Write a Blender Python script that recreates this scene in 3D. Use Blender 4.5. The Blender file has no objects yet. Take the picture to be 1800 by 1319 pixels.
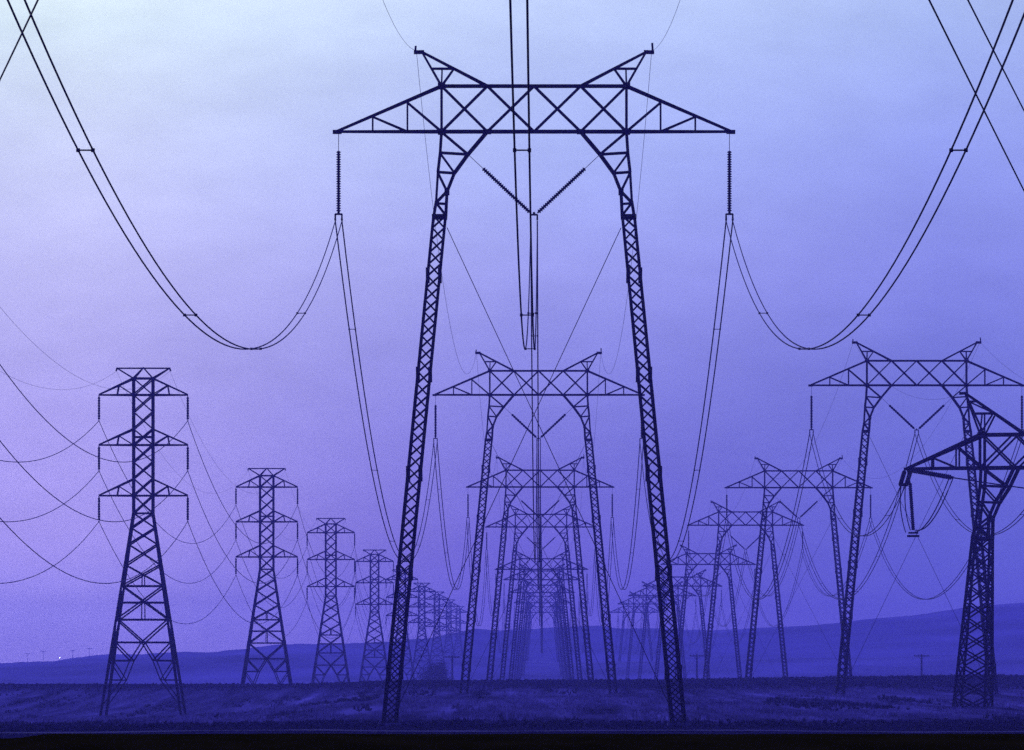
import bpy, bmesh, math, random
from mathutils import Vector, Matrix, noise
random.seed(7)
F = 10134.0                 # focal length in photo pixels (203 mm lens)
HZ = 1240.0                 # photo row of the horizon
S = 392.0 / F               # metres per photo pixel on the nearest tower
C = bpy.context.scene.collection

# ------------------------------------------------------------------ palette of the air and sky (tuned)
K = 0.00032                 # haze density
AIR = (0.044, 0.042, 0.43)  # what the haze settles to, used to see the sky through it
BOX_TOP, BOX_FAR = 92.0, 5200.0

# ------------------------------------------------------------------ helpers
def link(o, parent=None):
    C.objects.link(o)
    if parent is not None:
        o.parent = parent
    return o

def tag(o, label=None, cat=None, group=None, kind=None):
    if label: o['label'] = label
    if cat: o['category'] = cat
    if group: o['group'] = group
    if kind: o['kind'] = kind
    return o

def empty(name, loc=(0, 0, 0), rz=0):
    o = bpy.data.objects.new(name, None)
    o.location = loc
    o.rotation_euler = (0, 0, rz)
    o.empty_display_size = 0.5
    return link(o)

class MB:
    def __init__(self):
        self.v = []; self.f = []
    def bar(self, a, b, w, h=None):
        """an angle-like square bar between two points"""
        a = Vector(a); b = Vector(b); h = h or w
        d = (b - a)
        if d.length < 1e-6: return
        d.normalize()
        up = Vector((0, 1, 0)) if abs(d.y) < 0.9 else Vector((0, 0, 1))
        s = d.cross(up).normalized(); t = d.cross(s).normalized()
        s *= w / 2; t *= h / 2
        n = len(self.v)
        for p in (a, b):
            for i, j in ((-1, -1), (1, -1), (1, 1), (-1, 1)):
                self.v.append(p + s * i + t * j)
        self.f += [(n, n+1, n+2, n+3), (n+7, n+6, n+5, n+4)]
        for i in range(4):
            j = (i + 1) % 4
            self.f.append((n+i, n+4+i, n+4+j, n+j))
    def box(self, c, sx, sy, sz):
        n = len(self.v); c = Vector(c)
        for z in (-1, 1):
            for x, y in ((-1, -1), (1, -1), (1, 1), (-1, 1)):
                self.v.append(c + Vector((x*sx/2, y*sy/2, z*sz/2)))
        self.f += [(n+3, n+2, n+1, n), (n+4, n+5, n+6, n+7)]
        for i in range(4):
            j = (i + 1) % 4
            self.f.append((n+i, n+j, n+4+j, n+4+i))
    def tube(self, pts, r, sides=6):
        n0 = len(self.v); m = len(pts)
        pts = [Vector(p) for p in pts]
        for i, p in enumerate(pts):
            d = (pts[min(i+1, m-1)] - pts[max(i-1, 0)]).normalized()
            ref = Vector((0, 0, 1)) if abs(d.z) < 0.9 else Vector((1, 0, 0))
            s = d.cross(ref).normalized(); t = s.cross(d)
            rr = r[i] if isinstance(r, (list, tuple)) else r
            for k in range(sides):
                a = 2 * math.pi * k / sides
                self.v.append(p + s * (math.cos(a) * rr) + t * (math.sin(a) * rr))
        for i in range(m - 1):
            for k in range(sides):
                l = (k + 1) % sides
                self.f.append((n0+i*sides+k, n0+i*sides+l, n0+(i+1)*sides+l, n0+(i+1)*sides+k))
        self.f.append(tuple(n0 + k for k in range(sides))[::-1])
        self.f.append(tuple(n0 + (m-1)*sides + k for k in range(sides)))
    def mesh(self, name, m):
        me = bpy.data.meshes.new(name)
        me.from_pydata([tuple(p) for p in self.v], [], self.f)
        me.materials.append(m)
        me.update()
        return me
    def build(self, name, m, parent=None):
        return link(bpy.data.objects.new(name, self.mesh(name, m)), parent)

CACHE = {}
def part(key, name, fn, m, parent, label=None):
    """one mesh part under its thing; the mesh data is shared between equal towers"""
    if key not in CACHE:
        b = MB(); fn(b); CACHE[key] = b.mesh(name, m)
    o = bpy.data.objects.new(name, CACHE[key])
    if label: o['label'] = label
    return link(o, parent)

# ------------------------------------------------------------------ materials
def nodes(name):
    m = bpy.data.materials.new(name); m.use_nodes = True
    nt = m.node_tree
    return m, nt, nt.nodes['Principled BSDF']

def noisy(name, c1, c2, scale, rough=0.7, metal=0.0, spec=0.1, stretch=(1, 1, 1), detail=6, lo=0.35, hi=0.65, coords='Object', bump=0.0):
    m, nt, bs = nodes(name)
    tc = nt.nodes.new('ShaderNodeTexCoord'); mp = nt.nodes.new('ShaderNodeMapping')
    nz = nt.nodes.new('ShaderNodeTexNoise'); cr = nt.nodes.new('ShaderNodeValToRGB')
    mp.inputs['Scale'].default_value = stretch
    nz.inputs['Scale'].default_value = scale; nz.inputs['Detail'].default_value = detail
    cr.color_ramp.elements[0].position = lo; cr.color_ramp.elements[0].color = (*c1, 1)
    cr.color_ramp.elements[1].position = hi; cr.color_ramp.elements[1].color = (*c2, 1)
    nt.links.new(tc.outputs[coords], mp.inputs[0]); nt.links.new(mp.outputs[0], nz.inputs[0])
    nt.links.new(nz.outputs[0], cr.inputs[0]); nt.links.new(cr.outputs[0], bs.inputs['Base Color'])
    bs.inputs['Specular IOR Level'].default_value = spec; bs.inputs['Roughness'].default_value = rough; bs.inputs['Metallic'].default_value = metal
    if bump:
        bp = nt.nodes.new('ShaderNodeBump'); bp.inputs['Strength'].default_value = bump
        nt.links.new(nz.outputs[0], bp.inputs['Height']); nt.links.new(bp.outputs[0], bs.inputs['Normal'])
    return m

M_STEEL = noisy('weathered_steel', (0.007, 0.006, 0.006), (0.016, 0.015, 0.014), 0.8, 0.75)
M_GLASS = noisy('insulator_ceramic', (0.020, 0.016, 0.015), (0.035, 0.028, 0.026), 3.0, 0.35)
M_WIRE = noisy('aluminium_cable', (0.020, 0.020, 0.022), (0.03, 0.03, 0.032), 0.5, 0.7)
M_WOOD = noisy('creosote_wood', (0.02, 0.015, 0.012), (0.05, 0.04, 0.03), 2.0, 0.9)
M_CONC = noisy('footing_concrete', (0.10, 0.10, 0.095), (0.18, 0.17, 0.16), 2.0, 0.9)
M_BERM = noisy('black_soil', (0.035, 0.033, 0.003), (0.055, 0.050, 0.005), 6.0, 0.95, spec=0.0, bump=0.3)
M_HILL = noisy('hill_scrub', (0.14, 0.14, 0.12), (0.55, 0.53, 0.47), 0.012, 0.95)
M_TRACK = noisy('pale_gravel', (0.05, 0.047, 0.043), (0.13, 0.12, 0.11), 0.15, 0.95, stretch=(1, 0.6, 1))
M_LEAF = noisy('dark_foliage', (0.015, 0.02, 0.012), (0.05, 0.06, 0.035), 0.6, 0.9)
M_BARK = noisy('bark', (0.03, 0.025, 0.02), (0.07, 0.06, 0.05), 1.5, 0.9)

# ------------------------------------------------------------------ ground
def interp(tab, x):
    if x <= tab[0][0]: return tab[0][1]
    for (a, b), (c, d) in zip(tab, tab[1:]):
        if x <= c:
            t = (x - a) / (c - a)
            return b + (d - b) * t
    return tab[-1][1]
def sst(a, b, x):
    t = max(0, min(1, (x - a) / (b - a))); return t * t * (3 - 2 * t)

ZC = [(0, -1.6), (352, -1.6), (392, -1.38), (500, -0.7), (620, 0.3), (743, 1.4), (850, 2.9), (950, 4.15), (985, 4.2), (1080, 3.2), (1250, 1.2), (1500, 0.8), (2000, 3.0), (2600, 7.0), (3400, 9.0), (9000, 9.0)]
ZL = [(0, -1.7), (352, -1.7), (560, -1.7), (700, -1.5), (780, -0.7), (870, 1.6), (950, 3.5), (985, 3.6), (1080, 2.6), (1250, 1.0), (1500, 0.8), (2000, 3.0), (2600, 7.0), (3400, 9.0), (9000, 9.0)]
def gz(x, y, rough=True):
    t = sst(-12, -40, x) if x > -40 else 1.0
    z = interp(ZC, y) * (1 - t) + interp(ZL, y) * t
    if 850 < y < 1100:
        z += 0.9 * sst(0, 90, x) * (1 - abs(y - 968) / 140 if abs(y - 968) < 140 else 0)
    if rough:
        z += 0.10 * noise.noise(Vector((x * 0.06, y * 0.02, 1.3))) + 0.05 * noise.noise(Vector((x * 0.3, y * 0.08, 5.3)))
        if y > 1300: z += 1.0 * noise.noise(Vector((x * 0.01, y * 0.006, 9.1)))
    return z

def grid(name, xs, ys, zf, m):
    vs = [(x, y, zf(x, y)) for y in ys for x in xs]
    w = len(xs)
    fs = [(j*w+i, j*w+i+1, (j+1)*w+i+1, (j+1)*w+i) for j in range(len(ys)-1) for i in range(w-1)]
    me = bpy.data.meshes.new(name); me.from_pydata(vs, [], fs); me.materials.append(m); me.update()
    for p in me.polygons: p.use_smooth = True
    return link(bpy.data.objects.new(name, me))

def ground_material():
    m, nt, bs = nodes('field')
    N = nt.nodes.new; L = nt.links.new
    tc = N('ShaderNodeTexCoord')
    def nz(scale, stretch, detail=5, dist=0.0):
        mp = N('ShaderNodeMapping'); mp.inputs['Scale'].default_value = stretch
        n = N('ShaderNodeTexNoise'); n.inputs['Scale'].default_value = scale; n.inputs['Detail'].default_value = detail
        n.inputs['Distortion'].default_value = dist
        L(tc.outputs['Object'], mp.inputs[0]); L(mp.outputs[0], n.inputs[0])
        return n.outputs[0]
    big = nz(0.30, (1, 0.022, 1), 3, 0.5)
    fine = nz(0.05, (1, 0.25, 1), 4, 0.3)
    mul = N('ShaderNodeMath'); mul.operation = 'MULTIPLY'
    r1 = N('ShaderNodeMapRange'); r1.inputs[1].default_value = 0.30; r1.inputs[2].default_value = 0.74
    r2 = N('ShaderNodeMapRange'); r2.inputs[1].default_value = 0.25; r2.inputs[2].default_value = 0.7; r2.inputs[3].default_value = 0.25
    L(big, r1.inputs[0]); L(fine, r2.inputs[0]); L(r1.outputs[0], mul.inputs[0]); L(r2.outputs[0], mul.inputs[1])
    # the brush belt along the rise is darker than the grass in front of it
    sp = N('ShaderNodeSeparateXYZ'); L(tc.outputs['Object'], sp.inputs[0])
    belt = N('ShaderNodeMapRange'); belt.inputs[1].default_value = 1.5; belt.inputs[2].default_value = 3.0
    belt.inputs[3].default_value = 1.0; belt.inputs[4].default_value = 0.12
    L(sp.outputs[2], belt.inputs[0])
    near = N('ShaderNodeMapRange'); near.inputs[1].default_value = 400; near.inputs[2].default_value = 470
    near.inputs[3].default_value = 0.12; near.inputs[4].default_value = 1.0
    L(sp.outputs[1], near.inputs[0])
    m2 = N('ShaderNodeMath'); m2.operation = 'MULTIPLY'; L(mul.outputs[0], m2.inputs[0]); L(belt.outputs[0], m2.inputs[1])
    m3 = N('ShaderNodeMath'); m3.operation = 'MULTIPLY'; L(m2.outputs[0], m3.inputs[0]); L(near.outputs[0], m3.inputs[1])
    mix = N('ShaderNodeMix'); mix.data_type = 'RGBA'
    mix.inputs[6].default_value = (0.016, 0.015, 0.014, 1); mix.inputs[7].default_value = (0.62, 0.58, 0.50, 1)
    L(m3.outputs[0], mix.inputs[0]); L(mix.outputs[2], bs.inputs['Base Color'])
    bs.inputs['Roughness'].default_value = 0.95; bs.inputs['Specular IOR Level'].default_value = 0.0
    return m
M_FIELD = ground_material()

def frange(a, b, s):
    o = []
    while a < b: o.append(a); a += s
    o.append(b); return o
xs = frange(-2600, -400, 220) + frange(-380, -150, 23) + frange(-145, 145, 2.5) + frange(150, 380, 23) + frange(400, 2600, 220)
ys = frange(-60, 300, 30) + frange(310, 1110, 4) + frange(1130, 1600, 20) + frange(1650, 5000, 75)
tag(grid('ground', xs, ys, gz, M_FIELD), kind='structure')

# pale gravel track crossing in front of the nearest tower
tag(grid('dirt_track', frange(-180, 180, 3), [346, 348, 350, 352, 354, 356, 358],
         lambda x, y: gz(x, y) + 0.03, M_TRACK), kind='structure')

# black bank in front of the camera
def bank(x, y):
    top = -0.0690 + 0.0016 * noise.noise(Vector((x * 3.0, 0.2, 0))) + 0.0008 * noise.noise(Vector((x * 14, 0.7, 0)))
    top -= 0.011 * sst(-1.10, -1.22, x) if x > -1.22 else 0.011
    prof = 1 - min(1, abs(y - 13.9) / 3.4) ** 2
    return -1.75 + (top + 1.75) * prof
tag(grid('embankment', frange(-14, -2, 0.5) + frange(-1.9, 1.9, 0.02) + frange(2, 14, 0.5),
         [10.4, 11, 11.8, 12.6, 13.2, 13.5, 13.7, 13.9, 14.1, 14.3, 14.8, 15.5, 16.4, 17.4], bank, M_BERM), kind='structure')

# hills: far outline read off the photo, as heights at their real distance
PROF = [(-900, 1175), (-300, 1170), (0, 1166), (100, 1163), (160, 1155), (200, 1150), (260, 1151), (330, 1146), (370, 1147), (430, 1142), (500, 1134), (600, 1131),
        (700, 1128), (770, 1121), (830, 1104), (870, 1108), (930, 1108), (1000, 1103), (1045, 1100), (1100, 1104), (1200, 1108), (1300, 1108),
        (1370, 1103), (1450, 1097), (1520, 1090), (1600, 1083), (1660, 1074), (1700, 1067), (1800, 1060), (2100, 1050), (2700, 1062), (3500, 1085)]
DH = 4300.0
def hill(x, y):
    px = 900 + x * F / DH
    top = (HZ - interp(PROF, px)) * DH / F + 1.3 * noise.noise(Vector((x * 0.02, 0, 0))) + 0.9 * noise.noise(Vector((x * 0.07, 3, 0))) + 0.5 * noise.noise(Vector((x * 0.2, 8, 0)))
    t = sst(3350, DH, y) if y < DH else 1 - 0.55 * sst(DH, 5000, y)
    return 2 + (top - 2) * t + 2.2 * noise.noise(Vector((x * 0.006, y * 0.004, 4))) * (1 - abs(2 * t - 1))
tag(grid('hills', frange(-2500, -450, 60) + frange(-440, 440, 6) + frange(450, 2500, 60), frange(3300, 4200, 60) + [4250, 4280, 4300, 4320, 4360] + frange(4400, 5000, 100),
         hill, M_HILL), kind='structure')
# nearer, lower rise in front of the left hills
PR2 = [(-900, 1170), (0, 1167), (150, 1165), (250, 1158), (400, 1152), (560, 1150), (700, 1152), (860, 1160), (1000, 1165), (1250, 1160), (1400, 1158), (1800, 1150), (2500, 1150)]
D2 = 2900.0
def foothill(x, y):
    px = 900 + x * F / D2
    top = (HZ - interp(PR2, px)) * D2 / F + 0.5 * noise.noise(Vector((x * 0.03, 7, 0)))
    t = sst(2550, D2, y) if y < D2 else 1 - sst(D2, 3250, y)
    return 5 + (top - 5) * t
tag(grid('foothills', frange(-1500, -420, 60) + frange(-400, 400, 6) + frange(420, 1500, 60), frange(2540, 2840, 60) + [2880, 2900, 2920] + frange(2960, 3260, 60),
         foothill, M_HILL), kind='structure')

# ------------------------------------------------------------------ dry grass and scrub
def tufts(name, n, y0, y1, hmin, hmax, m, blades, keep, w=0.035):
    b = MB(); i = 0; tries = 0
    while i < n and tries < n * 30:
        tries += 1
        y = y0 * (y1 / y0) ** random.random()
        x = random.uniform(-1, 1) * (0.098 * y + 14)
        if not keep(x, y): continue
        i += 1
        z = gz(x, y) - 0.03
        h = random.uniform(hmin, hmax) * (0.45 if (y < 430 or z > 3.0) else 0.75); sp = h * random.uniform(0.5, 1.1)
        for k in range(blades):
            a = random.uniform(0, 6.283); r = random.random() * sp * 0.5
            bx, by = x + math.cos(a) * r, y + math.sin(a) * r
            hh = h * random.uniform(0.5, 1.0)
            tx, ty = bx + math.cos(a) * sp * random.random() * 0.7, by + math.sin(a) * sp * random.random() * 0.7
            s = random.uniform(0, 3.14); ww = w * random.uniform(0.6, 1.4)
            j = len(b.v)
            b.v += [Vector((bx - math.cos(s)*ww, by - math.sin(s)*ww, z)), Vector((bx + math.cos(s)*ww, by + math.sin(s)*ww, z)),
                    Vector((tx + math.cos(s)*ww*0.4, ty + math.sin(s)*ww*0.4, z + hh)), Vector((tx - math.cos(s)*ww*0.4, ty - math.sin(s)*ww*0.4, z + hh))]
            b.f.append((j, j+1, j+2, j+3))
    return b.build(name, m)
def nf(x, y): return noise.noise(Vector((x * 0.22, y * 0.008, 2.2))) * 0.6 + noise.noise(Vector((x * 0.04, y * 0.011, 2.2))) * 0.5
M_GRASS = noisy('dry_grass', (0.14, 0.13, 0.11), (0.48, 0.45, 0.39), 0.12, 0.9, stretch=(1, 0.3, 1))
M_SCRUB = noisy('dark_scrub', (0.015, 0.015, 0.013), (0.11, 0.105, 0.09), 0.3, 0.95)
tag(tufts('dry_grass', 7500, 430, 900, 0.25, 0.8, M_GRASS, 7, lambda x, y: nf(x, y) > 0.0 and y > 430 and gz(x, y) < 2.4),
    'pale dry grass tufts in patches across the field behind the nearest tower', 'grass', kind='stuff')
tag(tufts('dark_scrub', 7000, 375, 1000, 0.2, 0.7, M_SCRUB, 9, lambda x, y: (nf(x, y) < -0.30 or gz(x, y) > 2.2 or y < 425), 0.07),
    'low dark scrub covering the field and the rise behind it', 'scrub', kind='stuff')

# ------------------------------------------------------------------ insulators
def discs(b, a, e, r, pitch, sides=10):
    k = 1.0 if pitch < 0.19 else 1.35
    a = Vector(a); e = Vector(e); L = (e - a).length; n = max(2, int(L / pitch))
    pts = []; rr = []
    for i in range(n):
        t0 = i / n; dt = 1 / n
        for q, rad in ((0.0, 0.5*k), (0.22, 0.62*k), (0.36, 1.0), (0.62, 1.0), (0.74, 0.58*k)):
            pts.append(a + (e - a) * (t0 + q * dt)); rr.append(r * rad)
    pts.append(e); rr.append(r * 0.35)
    b.tube(pts, rr, sides)

def yoke(b, c, half, drop, t=0.075):
    """plate and two suspension clamps"""
    c = Vector(c)
    b.bar(c + Vector((-half, 0, 0)), c + Vector((half, 0, 0)), t * 1.6)
    b.bar(c + Vector((0, 0, 0.18)), c, t * 2.2)
    for s in (-1, 1):
        b.bar(c + Vector((s * half, 0, 0.03)), c + Vector((s * half, 0, -drop)), t * 1.5)
        b.bar(c + Vector((s * half, -0.3, -drop - 0.04)), c + Vector((s * half, 0.3, -drop - 0.04)), t * 1.6)

# ------------------------------------------------------------------ lattice column
def column(b, top, bot, wt, wb, dt, db, n, ct, cb, br, stagger=0.0, rings=0):
    top = Vector(top); bot = Vector(bot)
    def cor(t, i, j):
        c = top.lerp(bot, t); w = wt + (wb - wt) * t; d = dt + (db - dt) * t
        return c + Vector((i * w / 2, j * d / 2, 0))
    seg = 6
    for i in (-1, 1):
        for j in (-1, 1):
            for k in range(seg):
                t0, t1 = k / seg, (k + 1) / seg
                s = ct + (cb - ct) * (t0 + t1) / 2
                b.bar(cor(t0, i, j), cor(t1, i, j), s)
    for f, (p, q) in enumerate((((-1, -1), (1, -1)), ((-1, 1), (1, 1)), ((-1, -1), (-1, 1)), ((1, -1), (1, 1)))):
        nn = n if f < 2 else n
        for k in range(nn):
            t0, t1 = k / nn, (k + 1) / nn
            if f == 1 and stagger:
                t0 = min(1, t0 + stagger * sst(0.55, 0.95, t0) / nn); t1 = min(1, t1 + stagger * sst(0.55, 0.95, t1) / nn)
            b.bar(cor(t0, *p), cor(t1, *q), br)
            b.bar(cor(t0, *q), cor(t1, *p), br)
    for k in range(rings + 1):
        t = k / max(1, rings)
        for p, q in (((-1, -1), (1, -1)), ((-1, 1), (1, 1)), ((-1, -1), (-1, 1)), ((1, -1), (1, 1))):
            b.bar(cor(t, *p), cor(t, *q), br * 1.2)

# ------------------------------------------------------------------ portal tower (500 kV)
def U(x): return (x - 940) * S
def W(y): return (232 - y) * S

def portal_tower(X, Y, zbar, base, label, group, near=False, guys=True, strings=True, rz=0.0, dead_end=False, thick=1.0):
    """X, Y centre; zbar height of the bottom chord; base height of the ground"""
    zroot = base
    H = zbar - base
    root = empty('portal_tower', (X, Y, zroot), rz)
    tag(root, label, 'power pylon', group)
    D = 1.5 if dead_end else 0.45          # half depth of the bridge
    pk = 1.0
    dpk = 1.6 if dead_end else 0.0         # a taller peak on the dead-end tower
    cm = 0.19 * thick * (1.45 if dead_end else 1.0); bm_ = 0.13 * thick * (1.3 if dead_end else 1.0)
    Hk = round(H, 2); kx = (near, dead_end, round(thick, 2))
    def P(u, w, v=0): return (u, v, H + w)
    top = W(152)
    colu, inu = 162.5 * S, 82 * S
    def bridge(b):
        ns = [-colu, -inu, 0, inu, colu]
        for v in (-D, D):
            b.bar(P(-colu, 0, v), P(colu, 0, v), cm * 0.95, cm * 1.0)
            b.bar(P(-colu, top, v), P(colu, top, v), cm * 0.85)
            for u in (-colu, colu): b.bar(P(u, 0, v), P(u, top, v), cm * 0.9)
            for a, c in zip(ns, ns[1:]):
                b.bar(P(a, 0, v), P(c, top, v), bm_); b.bar(P(a, top, v), P(c, 0, v), bm_)
        for i, u in enumerate(ns):
            for w in (0, top): b.bar(P(u, w, -D), P(u, w, D), bm_ * 0.8)
            if i < 4:
                b.bar(P(u, 0, -D), P(ns[i+1], 0, D), bm_ * 0.6); b.bar(P(u, top, D), P(ns[i+1], top, -D), bm_ * 0.6)
        for s in (-1, 1):                   # gusset plates
            for w in (0, top): b.box(P(s * colu, w), 0.5, 2 * D + 0.26, 0.34)
            b.box(P(s * inu, 0), 0.5, 2 * D + 0.26, 0.26)
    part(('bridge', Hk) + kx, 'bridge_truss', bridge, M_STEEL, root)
    for s in (-1, 1):
        def arm(b, s=s):
            tip = 345 * S; a1, a2 = 283.5 * S, 222.5 * S
            w1, w2 = W(206), W(181)
            for v in (-1, 1):
                def q(u): return v * D * max(0.04, (tip - u) / (tip - colu))
                b.bar(P(s*colu, 0, v*D), P(s*tip, 0, q(tip)), cm * 0.95)
                b.bar(P(s*colu, top, v*D), P(s*tip, 0.05, q(tip)), cm * 0.95)
                b.bar(P(s*a1, 0, q(a1)), P(s*a1, w1, q(a1)), bm_ * 0.9); b.bar(P(s*a2, 0, q(a2)), P(s*a2, w2, q(a2)), bm_ * 0.9)
                b.bar(P(s*a2, w2, q(a2)), P(s*colu, 0, v*D), bm_); b.bar(P(s*a1, w1, q(a1)), P(s*a2, 0, q(a2)), bm_)
            for u, w in ((a1, w1), (a2, w2)):
                qq = D * (tip - u) / (tip - colu)
                b.bar(P(s*u, 0, -qq), P(s*u, 0, qq), bm_ * 0.7); b.bar(P(s*u, w, -qq), P(s*u, w, qq), bm_ * 0.7)
            b.box(P(s * 346 * S, -0.02), 0.6, 0.34, 0.26)
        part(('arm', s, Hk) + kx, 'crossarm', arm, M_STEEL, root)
        def peak(b, s=s):
            pu, pw = 197 * S, W(92) + dpk
            if dead_end: pu = 7.9
            iu = inu - (0.9 if dead_end else 0)
            for v in (-1, 1):
                e = v * 0.06
                b.bar(P(s*colu, top, v*D), P(s*pu, pw, e), bm_ * 1.05)
                b.bar(P(s*iu, top, v*D), P(s*pu, pw, e), cm * 0.85)
                t = 0.51
                a = Vector(P(s*colu, top, v*D)).lerp(Vector(P(s*pu, pw, e)), t)
                c = Vector(P(s*iu, top, v*D)).lerp(Vector(P(s*pu, pw, e)), t)
                b.bar(a, c, bm_ * 0.9); mid = a.lerp(c, 0.47)
                b.bar(P(s*colu, top, v*D), c, bm_ * 0.9); b.bar(P(s*colu, top, v*D), mid, bm_ * 0.8)
                if dead_end:
                    a2 = Vector(P(s*colu, top, v*D)).lerp(Vector(P(s*pu, pw, e)), 0.8); c2 = Vector(P(s*iu, top, v*D)).lerp(Vector(P(s*pu, pw, e)), 0.8)
                    b.bar(a2, c2, bm_ * 0.9); b.bar(a2, c, bm_ * 0.8)
            b.bar(P(s*(pu + 0.55), pw - 0.02), P(s*(pu - 0.15), pw + 0.0), 0.26 * thick, 0.26)
        part(('peak', s, Hk) + kx, 'earthwire_peak', peak, M_STEEL, root)
        def bracket(b, s=s):
            pu, pw = (7.9 if dead_end else 197 * S), W(92) + dpk
            b.bar(P(s*(pu + 0.45), pw), P(s*(pu + 0.42), pw + (0.62 if s > 0 else 0.42)), 0.14)
        if not dead_end: part(('bracket', s, Hk) + kx, 'earthwire_bracket', bracket, M_STEEL, root)
        # haunch from bridge down to the collar
        kz = 1.15 if dead_end else 1.0
        def h(px, py):
            u = U(px); w = W(py) * kz
            if dead_end:                     # broader neck
                w_t = min(1, (py - 232) / 148.0)
                mid = U(774); u = u + (u - mid) * 0.9 * w_t + 0.1
            return u, w
        def haunch(b, s=s):
            for v in (-1, 1):
                def Q(px, py):
                    u, w = h(px, py); return P(u if s < 0 else -u, w, v * D * (1 - 0.1 * (py - 232) / 148))
                segs = [((777.5, 232), (775, 270), cm), ((775, 270), (771, 304), cm), ((771, 304), (768, 355), cm * 0.8), ((768, 355), (764, 380), cm),
                        ((858, 232), (824, 272), cm * 1.15), ((824, 272), (800, 305), cm * 1.15), ((800, 305), (787, 338), cm), ((787, 338), (785, 380), cm * 1.1),
                        ((779, 234), (824, 272), bm_), ((775, 269), (824, 272), bm_ * 0.9), ((775, 270), (799, 303), bm_ * 0.9), ((771, 303), (800, 305), bm_ * 0.9),
                        ((771, 304), (787, 337), bm_ * 1.2), ((787, 337), (768, 357), bm_ * 1.2), ((768, 357), (784, 378), bm_ * 1.1), ((768, 358), (785, 359), bm_ * 0.8)]
                for a, c, wd in segs: b.bar(Q(*a), Q(*c), wd)
            for px, py in ((775, 270), (824, 272), (771, 304), (800, 305), (787, 338), (768, 357)):
                u, w = h(px, py); uu = u if s < 0 else -u; d = D * (1 - 0.1 * (py - 232) / 148)
                b.bar(P(uu, w, -d), P(uu, w, d), bm_ * 0.8)
            u, w = h(787, 337); b.box(P(u if s < 0 else -u, w), 0.34, 2 * D + 0.12, 0.45)
        part(('haunch', s, Hk) + kx, 'haunch', haunch, M_STEEL, root)
        wc = W(380) * kz
        ct = s * (162.5 + 3.5) * S + (s * -0.15 if dead_end else 0)
        slope = 0.0995
        Hleg = H + wc
        cb = ct + s * slope * Hleg * (0.6 if dead_end else 1.0)
        wt, wb = (1.65, 3.0) if dead_end else (0.82, 0.86)
        dt, db = (2.2, 5.0) if dead_end else (0.84, 1.9)
        npan = (11 if dead_end else max(20, round(Hleg / 0.80)))
        lg = None
        def leg(b, s=s):
            column(b, (ct, 0, Hleg), (cb, 0, -0.4), wt, wb, dt, db, npan, cm * (0.75 if dead_end else 0.95), cm * (1.3 if not dead_end else 0.8), bm_ * (0.62 if not dead_end else 0.85),
                   stagger=0.5 if near else 0.0, rings=0)
            for k in range(0 if dead_end else 5):               # splice plates where the chord sections lap
                t = (k + 0.6) / 5.2; c = Vector((ct, 0, Hleg)).lerp(Vector((cb, 0, -0.4)), t)
                w = wt + (wb - wt) * t; d = dt + (db - dt) * t
                for i in (-1, 1):
                    for j in (-1, 1):
                        b.bar(c + Vector((i*w/2, j*d/2, 0.5)), c + Vector((i*w/2 + s*0.1*slope*-1, j*d/2, -0.5)), cm * (1.3 + 0.25 * t))
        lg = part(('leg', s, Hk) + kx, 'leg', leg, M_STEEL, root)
        def collar(b, s=s):
            for k in ((0, 0.35) if not dead_end else (0, 0.5)):
                b.box((ct, 0, Hleg - 0.12 + k * 0.3), wt + (0.06 if dead_end else 0.22), dt + 0.1, 0.22)
        part(('collar', s, Hk) + kx, 'splice_collar', collar, M_STEEL, lg)
        def footing(b, s=s):
            b.box((cb, 0, -0.2), wb + 0.7, db + 0.7, 0.8)
        part(('foot', s, Hk) + kx, 'footing', footing, M_CONC, lg)
        if guys:
            def guy(b, s=s):
                a = Vector((U(787) if s < 0 else -U(787), 0.1 * s, Hleg - 0.8))
                e = Vector((-(cb - s * 0.3), 0.1 * s, 0.6))
                pts = [a.lerp(e, t / 12) for t in range(13)]
                b.tube(pts, 0.027, 5)
            part(('guy', s, Hk) + kx, 'cross_guy', guy, M_WIRE, root)
        if strings:
            def istr(b, s=s):
                x = s * 343.5 * S
                b.tube([P(x, -0.1), P(x, W(268))], 0.022, 5)
                discs(b, P(x, W(266)), P(x, W(373)), 0.165, 0.165 if near else 0.33, 10 if near else 7)
            st = part(('istr', s, Hk) + kx, 'insulator_string', istr, M_GLASS, root)
            def iy(b, s=s): yoke(b, P(s * 343.5 * S, W(377)), 0.225, 0.32)
            part(('iyoke', s, Hk) + kx, 'yoke', iy, M_STEEL, st)
            def vstr(b, s=s):
                a = Vector(P(-s * U(824) if s > 0 else U(824), W(272))); e = Vector(P(s * 6 * S, W(375)))
                b.tube([a, a.lerp(e, 0.245)], 0.022, 5)
                discs(b, a.lerp(e, 0.24), a.lerp(e, 0.985), 0.16, 0.165 if near else 0.33, 10 if near else 7)
                b.tube([a.lerp(e, 0.96), e], 0.06, 5)
            part(('vstr', s, Hk) + kx, 'insulator_string', vstr, M_GLASS, root, 'slanted string forming one side of the V')
    if strings:
        part(('vy', Hk) + kx, 'yoke', lambda b: yoke(b, P(0, W(378)), 0.225, 0.25), M_STEEL, root)
    return root

ZDROP = W(389)      # conductor height below the bottom chord

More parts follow.
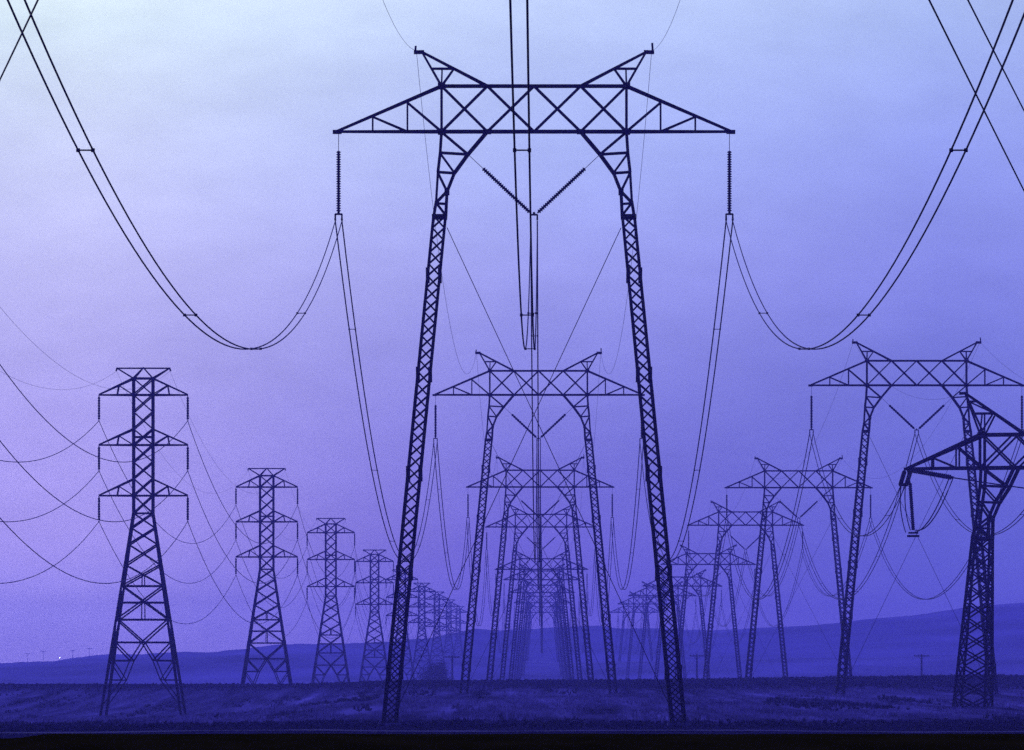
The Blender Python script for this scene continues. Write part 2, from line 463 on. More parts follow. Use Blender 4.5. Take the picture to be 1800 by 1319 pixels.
# ------------------------------------------------------------------ double-circuit lattice tower
s2 = 710.0 / F
def lz(y): return (HZ - y) * s2       # height above camera at the first tower of that row
def circuit_tower(X, Y, ztop, base, label, group, thick=1.0):
    """ztop: height of the top bar above the camera level"""
    root = empty('lattice_tower', (X, Y, base)); tag(root, label, 'power pylon', group)
    off = ztop - lz(647) - base
    H = round(off, 2)
    def Z(y): return lz(y) + off
    bw = 17 * s2; ch = 0.26 * thick; br = 0.17 * thick
    def hw(z):                          # half width of the body at height z
        zt = Z(902)
        return bw if z >= zt else bw + (zt - z) * (54 * s2) / (lz(902) - lz(1262))
    def faces(b, z0, z1, fn):
        for r in range(4):
            def T(u, z, r=r):
                w = hw(z); v = -w
                return ((u, v, z), (-v, u, z), (-u, -v, z), (v, -u, z))[r]
            fn(T)
    def shaft(b):
        levels = [665, 694, 724, 754, 782, 812, 841, 871, 902]
        for i in (-1, 1):
            for j in (-1, 1): b.bar((i*bw, j*bw, Z(665)), (i*bw, j*bw, Z(902)), ch)
        def fn(T):
            for a, c in zip(levels, levels[1:]):
                b.bar(T(-bw, Z(a)), T(bw, Z(c)), br); b.bar(T(bw, Z(a)), T(-bw, Z(c)), br)
            for y in (665, 694, 782, 871, 902, 768): b.bar(T(-bw, Z(y)), T(bw, Z(y)), br)
        faces(b, 0, 0, fn)
    part(('shaft', H), 'shaft', shaft, M_STEEL, root)
    def topb(b):
        for v in (-0.3, 0.3):
            b.bar((-47*s2, v*0.3, Z(647)), (47*s2, v*0.3, Z(647)), br)
        for v in (-1, 1):
            for s in (-1, 1):
                b.bar((s*bw, v*bw, Z(665)), (s*46*s2, 0, Z(647)), br); b.bar((s*bw, v*bw, Z(665)), (0, 0, Z(646)), br)
        for s in (-1, 1): b.bar((s*46*s2, 0, Z(646)), (s*48*s2, 0, Z(652)), 0.2)
    part(('topb', H), 'earthwire_bar', topb, M_STEEL, root)
    for bot, up in ((694, 665), (782, 754), (871, 842)):
        for s in (-1, 1):
            def arm(b, s=s, bot=bot, up=up):
                tip = 78 * s2; m = 43 * s2
                for v in (-1, 1):
                    b.bar((s*bw, v*bw, Z(bot)), (s*tip, 0, Z(bot)), br * 1.15); b.bar((s*bw, v*bw, Z(up)), (s*tip, 0, Z(bot) + 0.05), br * 1.1)
                    f = (tip - m) / (tip - bw); zu = Z(bot) + (Z(up) - Z(bot)) * f
                    b.bar((s*m, v*bw*f, zu), (s*(m + 0.2), v*bw*f*0.94, Z(bot)), br * 0.8); b.bar((s*m, v*bw*f, zu), (s*bw, v*bw, Z(bot)), br * 0.8)
                f = (tip - m) / (tip - bw)
                b.bar((s*m, -bw*f, Z(bot)), (s*m, bw*f, Z(bot)), br * 0.7)
            a = part(('larm', s, bot, H), 'crossarm', arm, M_STEEL, root)
            def ins(b, s=s, bot=bot):
                x = s * 78 * s2
                b.bar((x, 0, Z(bot)), (x, 0, Z(bot) - 0.3), 0.12)
                discs(b, (x, 0, Z(bot) - 0.25), (x, 0, Z(bot) - 3.05), 0.17, 0.3, 7)
                b.bar((x, -0.25, Z(bot) - 3.18), (x, 0.25, Z(bot) - 3.18), 0.14)
            part(('lins', s, bot, H), 'insulator_string', ins, M_GLASS, root)
    def lower(b):
        lv = [902, 928, 957, 993, 1030, 1089, 1129]
        ends = [(i, j) for i in (-1, 1) for j in (-1, 1)]
        zb = 0.0
        for i, j in ends:
            n = 5
            for k in range(n):
                z0 = Z(902) + (zb - 0.4 - Z(902)) * k / n; z1 = Z(902) + (zb - 0.4 - Z(902)) * (k + 1) / n
                b.bar((i*hw(z0), j*hw(z0), z0), (i*hw(z1), j*hw(z1), z1), ch * (1 + 0.06 * k))
        def fn(T):
            def w(y): return hw(Z(y))
            for a, c in zip(lv[:5], lv[1:6]):
                b.bar(T(-w(a), Z(a)), T(w(c), Z(c)), br * 1.1); b.bar(T(w(a), Z(a)), T(-w(c), Z(c)), br * 1.1)
            b.bar(T(-w(1089), Z(1089)), T(0, Z(1129)), br * 1.1); b.bar(T(w(1089), Z(1089)), T(0, Z(1129)), br * 1.1)
            for y in (1030, 1059, 1089, 1129): b.bar(T(-w(y), Z(y)), T(w(y), Z(y)), br)
            b.bar(T(0, Z(1011)), T(0, Z(1030)), br * 0.8); b.bar(T(0, Z(1059)), T(0, Z(1089)), br * 0.8)
            for s in (-1, 1):
                kx = w(1160) * 0.36
                b.bar(T(s*w(1129), Z(1129)), T(s*kx, Z(1161)), br); b.bar(T(0, Z(1129)), T(s*kx, Z(1161)), br)
                b.bar(T(s*w(1161), Z(1161)), T(s*kx, Z(1161)), br)
                kx2 = w(1195) * 0.55
                b.bar(T(s*w(1161), Z(1161)), T(s*kx2, Z(1195)), br * 0.8); b.bar(T(s*kx, Z(1161)), T(s*kx2, Z(1195)), br * 0.8)
                b.bar(T(s*w(1195), Z(1195)), T(s*kx2, Z(1195)), br * 0.8); b.bar(T(s*w(1240), max(0.2, Z(1240))), T(s*kx2, Z(1195)), br * 0.8)
        faces(b, 0, 0, fn)
    part(('lower', H), 'leg_frame', lower, M_STEEL, root)
    return root

# ------------------------------------------------------------------ cables
def cat_pts(a, b, sag, n):
    a = Vector(a); b = Vector(b); o = []
    for i in range(n + 1):
        t = i / n; p = a.lerp(b, t); p.z -= 4 * sag * t * (1 - t); o.append(p)
    return o
def bundle(a, b, sag, label, group, sep=0.225, r=0.025, step=55.0, n=44, spacers=True, first=25.0):
    root = empty('twin_cable', a); tag(root, label, 'power cable', group)
    ia = Vector(a)
    pa = cat_pts(a, b, sag, n)
    L = (Vector(b) - ia).length
    for s in (-1, 1):
        m = MB(); m.tube([p - ia + Vector((s * sep, 0, 0)) for p in pa], r, 6); m.build('conductor', M_WIRE, root)
    if spacers:
        y = first
        while y < L - 10:
            t = y / L; p = ia.lerp(Vector(b), t); p.z -= 4 * sag * t * (1 - t); p -= ia
            m = MB(); m.bar(p + Vector((-sep, 0, 0.0)), p + Vector((sep, 0, 0.0)), 0.045)
            for s in (-1, 1): m.bar(p + Vector((s*sep, -0.07, 0)), p + Vector((s*sep, 0.07, 0)), 0.11)
            m.build('spacer', M_STEEL, root)
            y += step
    return root
def wire(a, b, sag, label, group, r=0.012, n=40, name='earth_wire', cat='wire'):
    m = MB(); ia = Vector(a)
    m.tube([p - ia for p in cat_pts(a, b, sag, n)], r, 5)
    o = m.build(name, M_WIRE); o.location = a
    return tag(o, label, cat, group)

ORD = ['nearest', 'second', 'third', 'fourth', 'fifth', 'sixth', 'seventh', 'eighth', 'ninth', 'tenth']
def ground_at(X, Y): return gz(X, Y)

# --- centre row
def cx(d): return -0.66 + 0.0055 * d
cen = [(392, 39.0), (743, 40.0), (1062, 40.2), (1410, 43.6), (1680, 39.6), (2030, 44.2), (2380, 46.5), (2730, 48.5), (3080, 49.5)]
labs = ['tallest black portal tower, nearest, filling the middle with its arched crossarm',
        'second tower of the middle row, its crossarm framed between the legs of the tallest',
        'third portal tower of the middle row, crossarm low behind the second tower',
        'fourth portal tower of the middle row, crossarm just beneath that of the third',
        'fifth portal tower of the middle row, faded blue below the fourth crossarm',
        'sixth portal tower of the middle row, faint below the fifth crossarm',
        'seventh portal tower of the middle row, very faint in the haze',
        'eighth portal tower of the middle row, nearly lost in haze',
        'ninth and farthest portal tower of the middle row, hardly seen in haze']
for i, (d, zb) in enumerate(cen):
    portal_tower(cx(d), d, zb, ground_at(cx(d), d), labs[i], 'portal towers of the middle row', near=(i == 0), guys=i < 5, thick=[0.97, 1.2, 1.4, 1.65, 1.9, 2.2, 2.4, 2.4, 2.4][i])
def row_wires(pts, rowname, start_sag, peaks=True, gname='cables'):
    """pts: list of (X, Y, zbar, name) from the nearest on"""
    for k in range(len(pts) - 1):
        (x0, y0, z0, n0), (x1, y1, z1, n1) = pts[k], pts[k + 1]
        sag = start_sag * ((y1 - y0) / 350.0) ** 2
        far = y0 > 1500
        for u, nm in ((-343.5 * S, 'left'), (0, 'middle'), (343.5 * S, 'right')):
            bundle((x0 + u, y0, z0 + ZDROP), (x1 + u, y1, z1 + ZDROP), sag, '%s twin cable between %s and %s portal towers of the %s row' % (nm, n0, n1, rowname),
                   'twin cables of the ' + rowname + ' row', n=24 if far else 44, spacers=not far, r=(0.046 if y0 < 500 else 0.055) if not far else 0.06,
                   first={'left': 28, 'middle': 30, 'right': 28}[nm])
        for s, nm in ((-1, 'left'), (1, 'right')):
            pz = W(90)
            wire((x0 + s * 8.0, y0, z0 + pz), (x1 + s * 8.0, y1, z1 + pz), sag * 0.53, 'thin %s earth wire between %s and %s portal towers of the %s row' % (nm, n0, n1, rowname),
                 'earth wires of the ' + rowname + ' row', n=24 if far else 40, r=0.016)
pts = [(cx(42), 42, 42.3, 'unseen')] + [(cx(d), d, z, ORD[i]) for i, (d, z) in enumerate(cen)]
# spans towards the camera first, labelled by how they leave the picture
x0, y0, z0, _ = pts[0]; x1, y1, z1, _ = pts[1]
for u, lb in ((-343.5*S, 'twin cable looping from the upper left corner to the nearest tower'), (0, 'twin cable dropping from the top middle past the nearest tower crossarm'),
              (343.5*S, 'twin cable looping from the upper right corner to the nearest tower')):
    bundle((x0 + u, y0, z0 + ZDROP), (x1 + u, y1, z1 + ZDROP), 19.15, lb, 'twin cables of the middle row', n=80, first=29.5, r=0.033, step=52)
for s, lb in ((-1, 'thin earth wire rising leftwards from left peak of the nearest tower'), (1, 'thin earth wire rising rightwards from right peak of the nearest tower')):
    wire((x0 + s*8.0, y0, z0 + W(90)), (x1 + s*8.0, y1, z1 + W(90)), 10.2, lb, 'earth wires of the middle row')
row_wires(pts[1:], 'middle', 19.0)

# --- right row
def rx(d): return 51.1 + 0.0055 * (d - 728)
rgt = [(728, 40.4), (1065, 40.2), (1345, 42.0), (1650, 40.3), (1960, 40.5), (2290, 43.5), (2620, 46.0), (2950, 47.5)]
rlab = ['nearest portal tower of the right row, its crossarm reaching the right edge of the picture',
        'second portal tower of the right row, left of the nearest of that row',
        'third portal tower of the right row, crossarm below and left of the second',
        'fourth portal tower of the right row, just right of the tallest tower leg',
        'fifth portal tower of the right row, low crossarm faded blue behind a black leg',
        'sixth portal tower of the right row, faint in haze right of the middle row',
        'seventh portal tower of the right row, hardly seen in haze',
        'eighth and farthest portal tower of the right row, lost in haze']
for i, (d, zb) in enumerate(rgt):
    portal_tower(rx(d), d, zb, ground_at(rx(d), d), rlab[i], 'portal towers of the right row', guys=i < 4, thick=[1.15, 1.35, 1.55, 1.8, 2.1, 2.3, 2.4, 2.4][i])
row_wires([(rx(d), d, z, ORD[i]) for i, (d, z) in enumerate(rgt)], 'right', 19.0)

# --- dead-end tower at the right edge
SX, SY, SZ = 50.05, 537.0, 22.15
SR = math.radians(-13)
se = portal_tower(SX, SY, SZ, ground_at(44, SY), 'black heavy braced tower cut off by the right edge, lower and broader than the others', None,
                  strings=False, guys=False, rz=SR, dead_end=True)
def sw(u, v, w):  # local bridge coordinates to world
    return Vector((SX + u * math.cos(SR) - v * math.sin(SR), SY + u * math.sin(SR) + v * math.cos(SR), SZ + w))
inv = Matrix.Rotation(-SR, 4, 'Z')
def to_loc(p): return inv @ (Vector(p) - Vector((SX, SY, se.location.z)))
side = {-1: 'left', 0: 'middle', 1: 'right'}
for k in (-1, 0, 1):
    tip = sw(k * 345 * S, 0, -0.15)
    # two strain strings toward the next tower of the row (away from the camera)
    far_d = rgt[0][0]; tgt = Vector((rx(far_d) + k * 343.5 * S, far_d, rgt[0][1] + ZDROP))
    dirn = (tgt - tip); dirn.z = 0; dirn.normalize()
    endf = tip + dirn * 3.6 + Vector((-0.15, 0, -1.2))
    b = MB()
    for s in (-1, 1):
        o = Vector((s * 0.28, 0, 0)); discs(b, to_loc(tip + o + Vector((0, 0.3, -0.15))), to_loc(endf + o), 0.22, 0.2, 9)
    b.build('insulator_string', M_GLASS, se)
    # strain strings toward the camera's right
    nb = Vector((tip.x + 118 + 6 * k, tip.y - 62, tip.z + 1.5))
    dn = (nb - tip); dn.z = 0; dn.normalize()
    endn = tip + dn * 4.5 + Vector((0, 0, -0.75))
    b = MB()
    for s in (-1, 1):
        o = Vector((0, s * 0.25, s * 0.05)); discs(b, to_loc(tip + dn * 0.4 + o), to_loc(endn + o), 0.21, 0.2, 9)
    b.bar(to_loc(endn + Vector((0, -0.3, 0))), to_loc(endn + Vector((0, 0.3, 0))), 0.25)
    b.build('insulator_string', M_GLASS, se)
    b = MB(); b.bar(to_loc(endf + Vector((-0.35, 0, 0))), to_loc(endf + Vector((0.35, 0, 0))), 0.3); b.build('yoke', M_STEEL, se)
    # hanging jumper string and its weight
    jt = tip + Vector((0.25, 0.1, -1.2)); jb = tip + Vector((0.55, 0.1, -5.6))
    b = MB(); b.tube([to_loc(tip), to_loc(jt)], 0.07, 6); discs(b, to_loc(jt), to_loc(jb), 0.19, 0.2, 9); b.build('insulator_string', M_GLASS, se)
    b = MB(); b.box(to_loc(jb + Vector((0, 0, -0.25))), 0.9, 0.4, 0.16); b.box(to_loc(jb + Vector((0, 0, -0.55))), 1.1, 0.5, 0.2); b.build('jumper_weight', M_STEEL, se)
    # jumper loops
    for s in (-1, 1):
        o = Vector((0.22 * s, 0, 0.1 * s))
        b = MB(); q = []
        for i in range(21):
            t = i / 20
            p = (jb + Vector((0, 0, -0.1))).lerp(endn, t); p.z -= 4 * 1.45 * t * (1 - t) * (1 - 0.25 * t); q.append(to_loc(p + o))
        b.tube(q, 0.055, 6); b.build('jumper_cable', M_WIRE, se)
        b = MB(); q = []
        for i in range(13):
            t = i / 12
            p = endf.lerp(jb + Vector((-0.5, 0, -0.1)), t); p.x -= 0.25 * 4 * t * (1 - t); q.append(to_loc(p + o))
        b.tube(q, 0.05, 6); b.build('jumper_cable', M_WIRE, se)
    bundle(endf, tgt, 8.4, '%s twin cable sagging between the heavy right edge tower and nearest portal tower behind it' % side[k],
           'twin cables of the right row', r=0.045, step=45)
    bundle(endn, nb, 5.6, '%s twin cable leaving the heavy right edge tower towards the right' % side[k], 'cables leaving rightwards', sep=0.18, r=0.04, spacers=False)
for s in (-1, 1):
    p = sw(s * 8.2, 0, W(92) + 1.6)
    wire(p, (rx(728) + s*8.0, 728, rgt[0][1] + W(90)), 3.0, 'thin %s earth wire from heavy right edge tower to nearest portal tower behind' % side[s], 'earth wires of the right row')

# --- left row of double-circuit towers
def lx(d): return -45.4 + 0.0060 * (d - 710)
lef = [(710, 41.5), (1023, 42.0), (1327, 43.0), (1664, 44.8), (1980, 46.5), (2295, 48.6), (2610, 51.3), (2925, 53.5), (3240, 55.5)]
llab = ['nearest lattice tower of the left row with three crossarm tiers, darkest of its row', 'second lattice tower of the left row, right of the darkest one',
        'third lattice tower of the left row, midway between darkest one and tallest tower', 'fourth lattice tower of the left row, left of the tallest tower leg',
        'fifth lattice tower of the left row, mostly hidden by a black leg', 'sixth lattice tower of the left row, pale, just right of the black leg',
        'seventh lattice tower of the left row, faint in haze', 'eighth lattice tower of the left row, very faint in haze', 'ninth and farthest lattice tower of the left row']
for i, (d, zt) in enumerate(lef):
    circuit_tower(lx(d), d, zt, ground_at(lx(d), d), llab[i], 'lattice towers of the left row', thick=[1.0, 1.15, 1.3, 1.55, 1.85, 2.1, 2.2, 2.2, 2.2][i])
lp = [(395, 41.5)] + lef
for k in range(len(lp) - 1):
    (d0, z0), (d1, z1) = lp[k], lp[k + 1]
    a0 = 'the left edge' if k == 0 else '%s tower' % ORD[k - 1]
    between = ('reaching from left edge to the nearest lattice tower' if k == 0 else 'between %s and %s lattice towers of the left row' % (ORD[k-1], ORD[k]))
    far = d0 > 1500
    for tier, y in (('top', 740), ('middle', 828), ('bottom', 917)):
        for s in (-1, 1):
            wire((lx(d0) + s*78*s2, d0, lz(y) + z0 - 41.5), (lx(d1) + s*78*s2, d1, lz(y) + z1 - 41.5), 10.7 * ((d1-d0)/315)**2,
                 '%s tier %s cable %s' % (tier, side[s], between), 'cables of the left row', r=0.044, n=20 if far else 44, name='power_cable', cat='power cable')
    for s in (-1, 1):
        wire((lx(d0) + s*47*s2, d0, z0 - 0.35), (lx(d1) + s*47*s2, d1, z1 - 0.35), 8.8 * ((d1-d0)/315)**2, 'thin %s earth wire %s' % (side[s], between), 'earth wires of the left row', r=0.014, n=20 if far else 40)

# --- single cables crossing the top corners
def pt(px, py, d): return Vector(((px - 900) * d / F, d, (HZ - py) * d / F))
wire(pt(1512, -245, 95), pt(2015, 760, 250), 0.08, 'inner single cable slanting down rightwards across the upper right corner', 'single cables crossing the upper right corner', r=0.020, name='power_cable', cat='power cable')
wire(pt(1535, -330, 95), pt(1989, 560, 250), 0.08, 'outer single cable slanting down rightwards across the upper right corner', 'single cables crossing the upper right corner', r=0.020, name='power_cable', cat='power cable')
wire(pt(195, -270, 95), pt(-197, 545, 250), 0.08, 'single cable slanting down leftwards across the upper left corner', None, r=0.022, name='power_cable', cat='power cable')

# ------------------------------------------------------------------ distribution poles
for px, pyt, d, lb in ((795, 1152, 1500, 'small T-shaped wooden pole left of the second tower of the middle row'),
                       (1225, 1150, 1520, 'small wooden pole right of the tallest tower leg'),
                       (1620, 1150, 1480, 'small T-shaped wooden pole left of the heavy right edge tower'),
                       (48, 1148, 4290, 'tiny far pole standing on the left hill crest, leftmost'), (76, 1144, 4290, 'tiny far pole on the left hill crest above the white lamp'),
                       (128, 1143, 4290, 'tiny far pole on the left hill crest right of the white lamp'), (157, 1139, 4290, 'tiny far pole on the left hill crest nearest the lattice tower')):
    x = (px - 900) * d / F; zt = (HZ - pyt) * d / F; g = gz(x, d) if d < 3000 else hill(x, d)
    r = empty('utility_pole', (x, d, g)); tag(r, lb, 'utility pole', 'small wooden poles beyond the field' if d < 3000 else 'tiny poles on the left hill crest')
    h = zt - g
    b = MB(); b.tube([(0, 0, -0.5), (0, 0, h)], [0.30, 0.22] if d < 3000 else [0.15, 0.10], 8); b.build('pole', M_WOOD, r)
    b = MB(); b.bar((-1.9, 0, h - 0.5), (1.9, 0, h - 0.5), 0.26); b.bar((-1.0, 0, h - 0.5), (0, 0, h - 1.5), 0.1); b.bar((1.0, 0, h - 0.5), (0, 0, h - 1.5), 0.1); b.build('crossbar', M_WOOD, r)
    for q in (-1.7, -0.8, 0.8, 1.7):
        b = MB(); b.tube([(q, 0, h - 0.4), (q, 0, h - 0.28), (q, 0, h - 0.1)], [0.06, 0.1, 0.05], 6); b.build('insulator', M_GLASS, r)

# ------------------------------------------------------------------ small trees behind the rise
def tree(x, y, h, w, lb):
    g = gz(x, y); r = empty('tree', (x, y, g)); tag(r, lb, 'tree', 'dark trees beyond the field')
    b = MB(); b.tube([(0, 0, -0.5), (0.1, 0, h*0.35), (0.0, 0.1, h*0.7)], [0.35, 0.22, 0.08], 7)
    for k in range(6):
        a = k * 1.05; z = h * (0.3 + 0.07 * k)
        b.tube([(0, 0, z), (math.cos(a)*w*0.3, math.sin(a)*w*0.3, z + h*0.18)], [0.12, 0.04], 5)
    b.build('trunk', M_BARK, r)
    b = MB()
    cl = [(random.uniform(-1, 1)*w*0.33, random.uniform(-1, 1)*w*0.33, h*random.uniform(0.42, 0.85), random.uniform(0.16, 0.3)*w) for _ in range(11)]
    for _ in range(1500):
        c = random.choice(cl); v = Vector((random.gauss(0, 1), random.gauss(0, 1), random.gauss(0, 0.8))).normalized() * c[3] * random.random() ** 0.4
        p = Vector(c[:3]) + v; n = Vector((random.gauss(0, 1), random.gauss(0, 1), random.gauss(0, 1))).normalized()
        t = n.orthogonal().normalized() * 0.22; s = n.cross(t)
        j = len(b.v); b.v += [p - t, p - s*0.6, p + t, p + s*0.6]; b.f.append((j, j+1, j+2, j+3))
    b.build('crown', M_LEAF, r)
tree((752-900)*1560/F, 1560, 10.8, 6, 'leftmost dark tree in the clump left of the T-shaped pole')
tree((768-900)*1540/F, 1540, 12.2, 7, 'broadest dark tree in the clump left of the T-shaped pole')
tree((783-900)*1580/F, 1580, 11.4, 6, 'dark tree of the clump closest to the T-shaped pole')

# ------------------------------------------------------------------ tiny light on the left hillside
lx_, ld = (105 - 900) * 2860 / F, 2860
lzp = (HZ - 1166) * ld / F
r = empty('yard_lamp', (lx_, ld, foothill(lx_, ld))); tag(r, 'tiny white lamp glowing on the far hillside at the left', 'lamp')
hh = lzp - foothill(lx_, ld) + 2.5
b = MB(); b.tube([(0, 0, -0.5), (0, 0, hh)], 0.1, 6); b.build('pole', M_WOOD, r)
ml, nt, bs = nodes('lamp_glow'); bs.inputs['Emission Color'].default_value = (0.8, 0.9, 1, 1); bs.inputs['Emission Strength'].default_value = 7
b = MB(); b.tube([(0, 0, hh), (0, 0, hh + 0.2), (0, 0, hh + 0.5)], [0.15, 0.3, 0.1], 8); b.build('lamp_head', ml, r)

# ------------------------------------------------------------------ haze
m = bpy.data.materials.new('haze_air'); m.use_nodes = True; nt = m.node_tree; nt.nodes.clear()
o = nt.nodes.new('ShaderNodeOutputMaterial'); v = nt.nodes.new('ShaderNodeVolumePrincipled')
v.inputs['Color'].default_value = (0.90, 0.90, 0.97, 1); v.inputs['Density'].default_value = K; v.inputs['Anisotropy'].default_value = 0.0
nt.links.new(v.outputs[0], o.inputs['Volume'])
b = MB(); b.box((0, (BOX_FAR - 200) / 2, (BOX_TOP - 5) / 2), 5600, BOX_FAR + 200, BOX_TOP + 5)
hz = b.build('haze', m); tag(hz, kind='stuff')

# ------------------------------------------------------------------ sky
def lin(c):
    return [(x/255/12.92 if x/255 <= 0.04045 else ((x/255 + 0.055)/1.055) ** 2.4) for x in c]
SKY = {  # rows of the photo: left, middle, right colours
    -60: ((232, 248, 255), (200, 216, 254), (180, 198, 248)),
    20: ((221, 240, 254), (192, 209, 251), (168, 187, 244)),
    270: ((204, 211, 251), (170, 183, 245), (146, 158, 238)),
    480: ((187, 186, 243), (157, 160, 237), (130, 136, 227)),
    740: ((169, 160, 236), (128, 126, 219), (106, 110, 209)),
    950: ((158, 145, 231), (108, 100, 208), (92, 94, 202)),
    1080: ((132, 123, 223), (94, 86, 203), (84, 82, 198)),
    1170: ((124, 114, 218), (88, 80, 198), (78, 76, 193)),
}
SC = 6.0
def behind(col, py):
    e = max(1e-4, (HZ - py) / F); L = min(BOX_FAR, BOX_TOP / e); T = math.exp(-K * L)
    return [max(0.0, (c - a * (1 - T)) / T) / SC for c, a in zip(lin(col), AIR)]
w = bpy.data.worlds.new('World'); bpy.context.scene.world = w; w.use_nodes = True
nt = w.node_tree; N = nt.nodes.new; L = nt.links.new
bg = nt.nodes['Background']
tc = N('ShaderNodeTexCoord'); sp = N('ShaderNodeSeparateXYZ'); L(tc.outputs['Generated'], sp.inputs[0])
def math_(op, a, b=None, clamp=False):
    n = N('ShaderNodeMath'); n.operation = op; n.use_clamp = clamp
    for i, q in enumerate((a, b)):
        if q is None: continue
        if isinstance(q, (int, float)): n.inputs[i].default_value = q
        else: L(q, n.inputs[i])
    return n.outputs[0]
elev = math_('DIVIDE', sp.outputs[2], math_('MAXIMUM', math_('ABSOLUTE', sp.outputs[1]), 0.05))
azim = math_('DIVIDE', sp.outputs[0], math_('MAXIMUM', math_('ABSOLUTE', sp.outputs[1]), 0.05))
EMAX = 1300.0 / F
ev = math_('DIVIDE', elev, EMAX, True)
ramps = []
for c in range(3):
    cr = N('ShaderNodeValToRGB'); cr.color_ramp.interpolation = 'EASE' if False else 'LINEAR'
    st = []
    rows = sorted(SKY)
    n = 26
    for i in range(n):
        py = HZ - EMAX * F * i / (n - 1)
        # photo colour at this row
        if py >= rows[-1]: col = SKY[rows[-1]][c]
        elif py <= rows[0]: col = SKY[rows[0]][c]
        else:
            for a, b2 in zip(rows, rows[1:]):
                if a <= py <= b2:
                    t = (py - a) / (b2 - a); col = [p + (q - p) * t for p, q in zip(SKY[a][c], SKY[b2][c])]; break
        st.append((i / (n - 1), behind(col, py)))
    els = cr.color_ramp.elements
    els[0].position = 0; els[0].color = (*st[0][1], 1); els[1].position = 1; els[1].color = (*st[-1][1], 1)
    for p, cc in st[1:-1]:
        e = els.new(p); e.color = (*cc, 1)
    L(ev, cr.inputs[0]); ramps.append(cr.outputs[0])
def mix(f, a, b2, blend='MIX'):
    n = N('ShaderNodeMix'); n.data_type = 'RGBA'; n.blend_type = blend
    for i, q in ((0, f), (6, a), (7, b2)):
        if isinstance(q, (int, float)): n.inputs[i].default_value = q
        elif isinstance(q, tuple): n.inputs[i].default_value = q
        else: L(q, n.inputs[i])
    return n.outputs[2]
fl = math_('ADD', math_('MULTIPLY', azim, F / 750.0), 1.0, True)   # 0 at the left edge, 1 in the middle
fr = math_('MULTIPLY', azim, F / 750.0, True)
front = mix(fr, mix(fl, ramps[0], ramps[1]), ramps[2])
# soft mottling of the evening cloud veil
mp = N('ShaderNodeMapping'); mp.inputs['Scale'].default_value = (1, 1, 2.6); L(tc.outputs['Generated'], mp.inputs[0])
nz = N('ShaderNodeTexNoise'); nz.inputs['Scale'].default_value = 16; nz.inputs['Detail'].default_value = 3; L(mp.outputs[0], nz.inputs[0])
mr = N('ShaderNodeMapRange'); mr.inputs[1].default_value = 0.3; mr.inputs[2].default_value = 0.7; mr.inputs[3].default_value = 0.93; mr.inputs[4].default_value = 1.07
L(nz.outputs[0], mr.inputs[0])
nz2 = N('ShaderNodeTexNoise'); nz2.inputs['Scale'].default_value = 90; nz2.inputs['Detail'].default_value = 4; L(mp.outputs[0], nz2.inputs[0])
mr2 = N('ShaderNodeMapRange'); mr2.inputs[1].default_value = 0.3; mr2.inputs[2].default_value = 0.7; mr2.inputs[3].default_value = 0.965; mr2.inputs[4].default_value = 1.035
L(nz2.outputs[0], mr2.inputs[0])
vm = N('ShaderNodeVectorMath'); vm.operation = 'SCALE'; L(front, vm.inputs[0]); L(math_('MULTIPLY', math_('MULTIPLY', mr.outputs[0], mr2.outputs[0]), SC), vm.inputs[3])
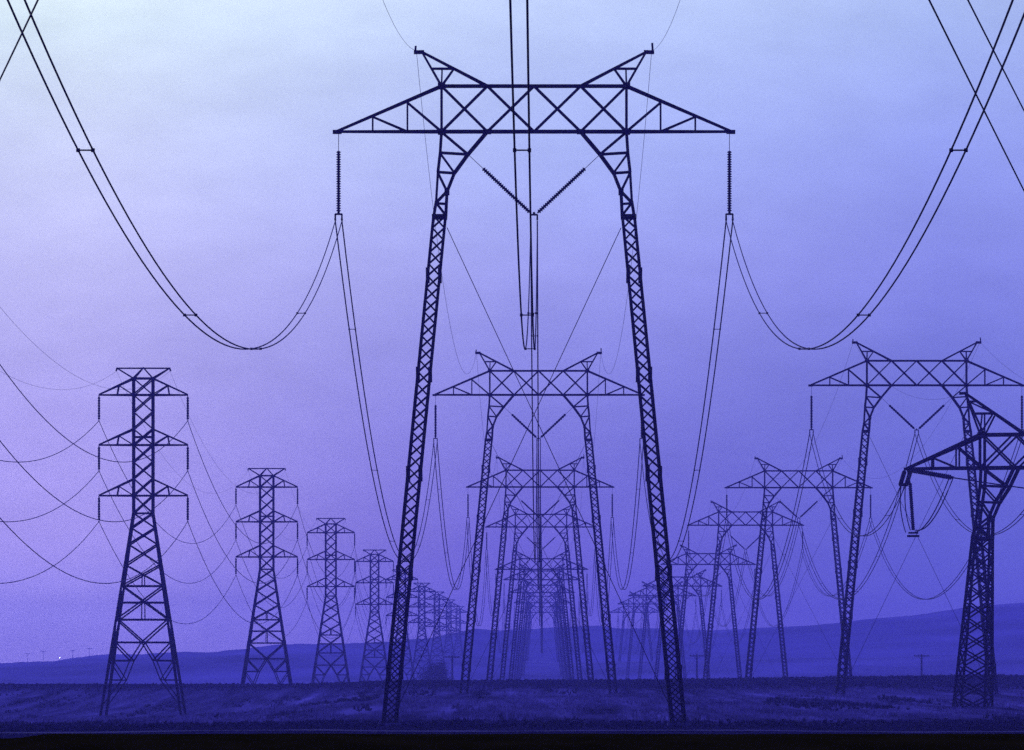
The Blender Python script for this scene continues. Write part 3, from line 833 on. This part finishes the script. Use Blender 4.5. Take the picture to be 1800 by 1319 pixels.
# the rest of the dome: deep blue dusk
ZEN = (0.070, 0.064, 0.90, 1)
hi = N('ShaderNodeMapRange'); hi.inputs[1].default_value = 0.14; hi.inputs[2].default_value = 0.34; L(sp.outputs[2], hi.inputs[0])
az = N('ShaderNodeMapRange'); az.inputs[1].default_value = 0.30; az.inputs[2].default_value = 0.75; L(math_('ABSOLUTE', azim), az.inputs[0])
bk = math_('LESS_THAN', sp.outputs[1], 0.0)
f = math_('MAXIMUM', math_('MAXIMUM', hi.outputs[0], az.outputs[0]), bk)
sky = N('ShaderNodeTexSky'); sky.sky_type = 'NISHITA'; sky.sun_disc = False
sky.sun_elevation = math.radians(6); sky.sun_rotation = math.radians(-24)
nish = mix(1.0, sky.outputs[0], (0.10, 0.12, 1.0, 1), 'MULTIPLY')
vs = N('ShaderNodeVectorMath'); vs.operation = 'SCALE'; L(nish, vs.inputs[0]); vs.inputs[3].default_value = 0.02
ad = N('ShaderNodeVectorMath'); ad.operation = 'ADD'; ad.inputs[0].default_value = ZEN[:3]; L(vs.outputs[0], ad.inputs[1])
dome = mix(f, vm.outputs[0], ad.outputs[0])
L(dome, bg.inputs['Color']); bg.inputs['Strength'].default_value = 1.0

sl = bpy.data.lights.new('sun', 'SUN'); sl.energy = 0.25; sl.angle = math.radians(8); sl.color = (0.62, 0.60, 1.0)
so = bpy.data.objects.new('sun', sl); C.objects.link(so)
d = Vector((math.sin(math.radians(-24)) * math.cos(math.radians(6)), math.cos(math.radians(-24)) * math.cos(math.radians(6)), math.sin(math.radians(6))))
so.rotation_euler = d.to_track_quat('Z', 'Y').to_euler()

# ------------------------------------------------------------------ camera and render
cam = bpy.data.cameras.new('camera'); co = bpy.data.objects.new('camera', cam); C.objects.link(co)
co.location = (0, 0, 0); co.rotation_euler = (math.radians(90), 0, 0)
cam.sensor_width = 36; cam.lens = 36 * F / 1800; cam.shift_y = (HZ - 659.5) / 1800
cam.clip_start = 0.5; cam.clip_end = 20000
sc = bpy.context.scene; sc.camera = co
sc.render.engine = 'CYCLES'
sc.view_settings.view_transform = 'Standard'; sc.view_settings.look = 'None'; sc.view_settings.exposure = 0; sc.view_settings.gamma = 1
cy = sc.cycles
cy.use_denoising = False; cy.max_bounces = 6; cy.diffuse_bounces = 2; cy.volume_bounces = 2; cy.glossy_bounces = 1; cy.transmission_bounces = 1
cy.sample_clamp_indirect = 4
try: cy.denoiser = 'OPENIMAGEDENOISE'; cy.denoising_input_passes = 'RGB_ALBEDO_NORMAL'
except Exception: pass
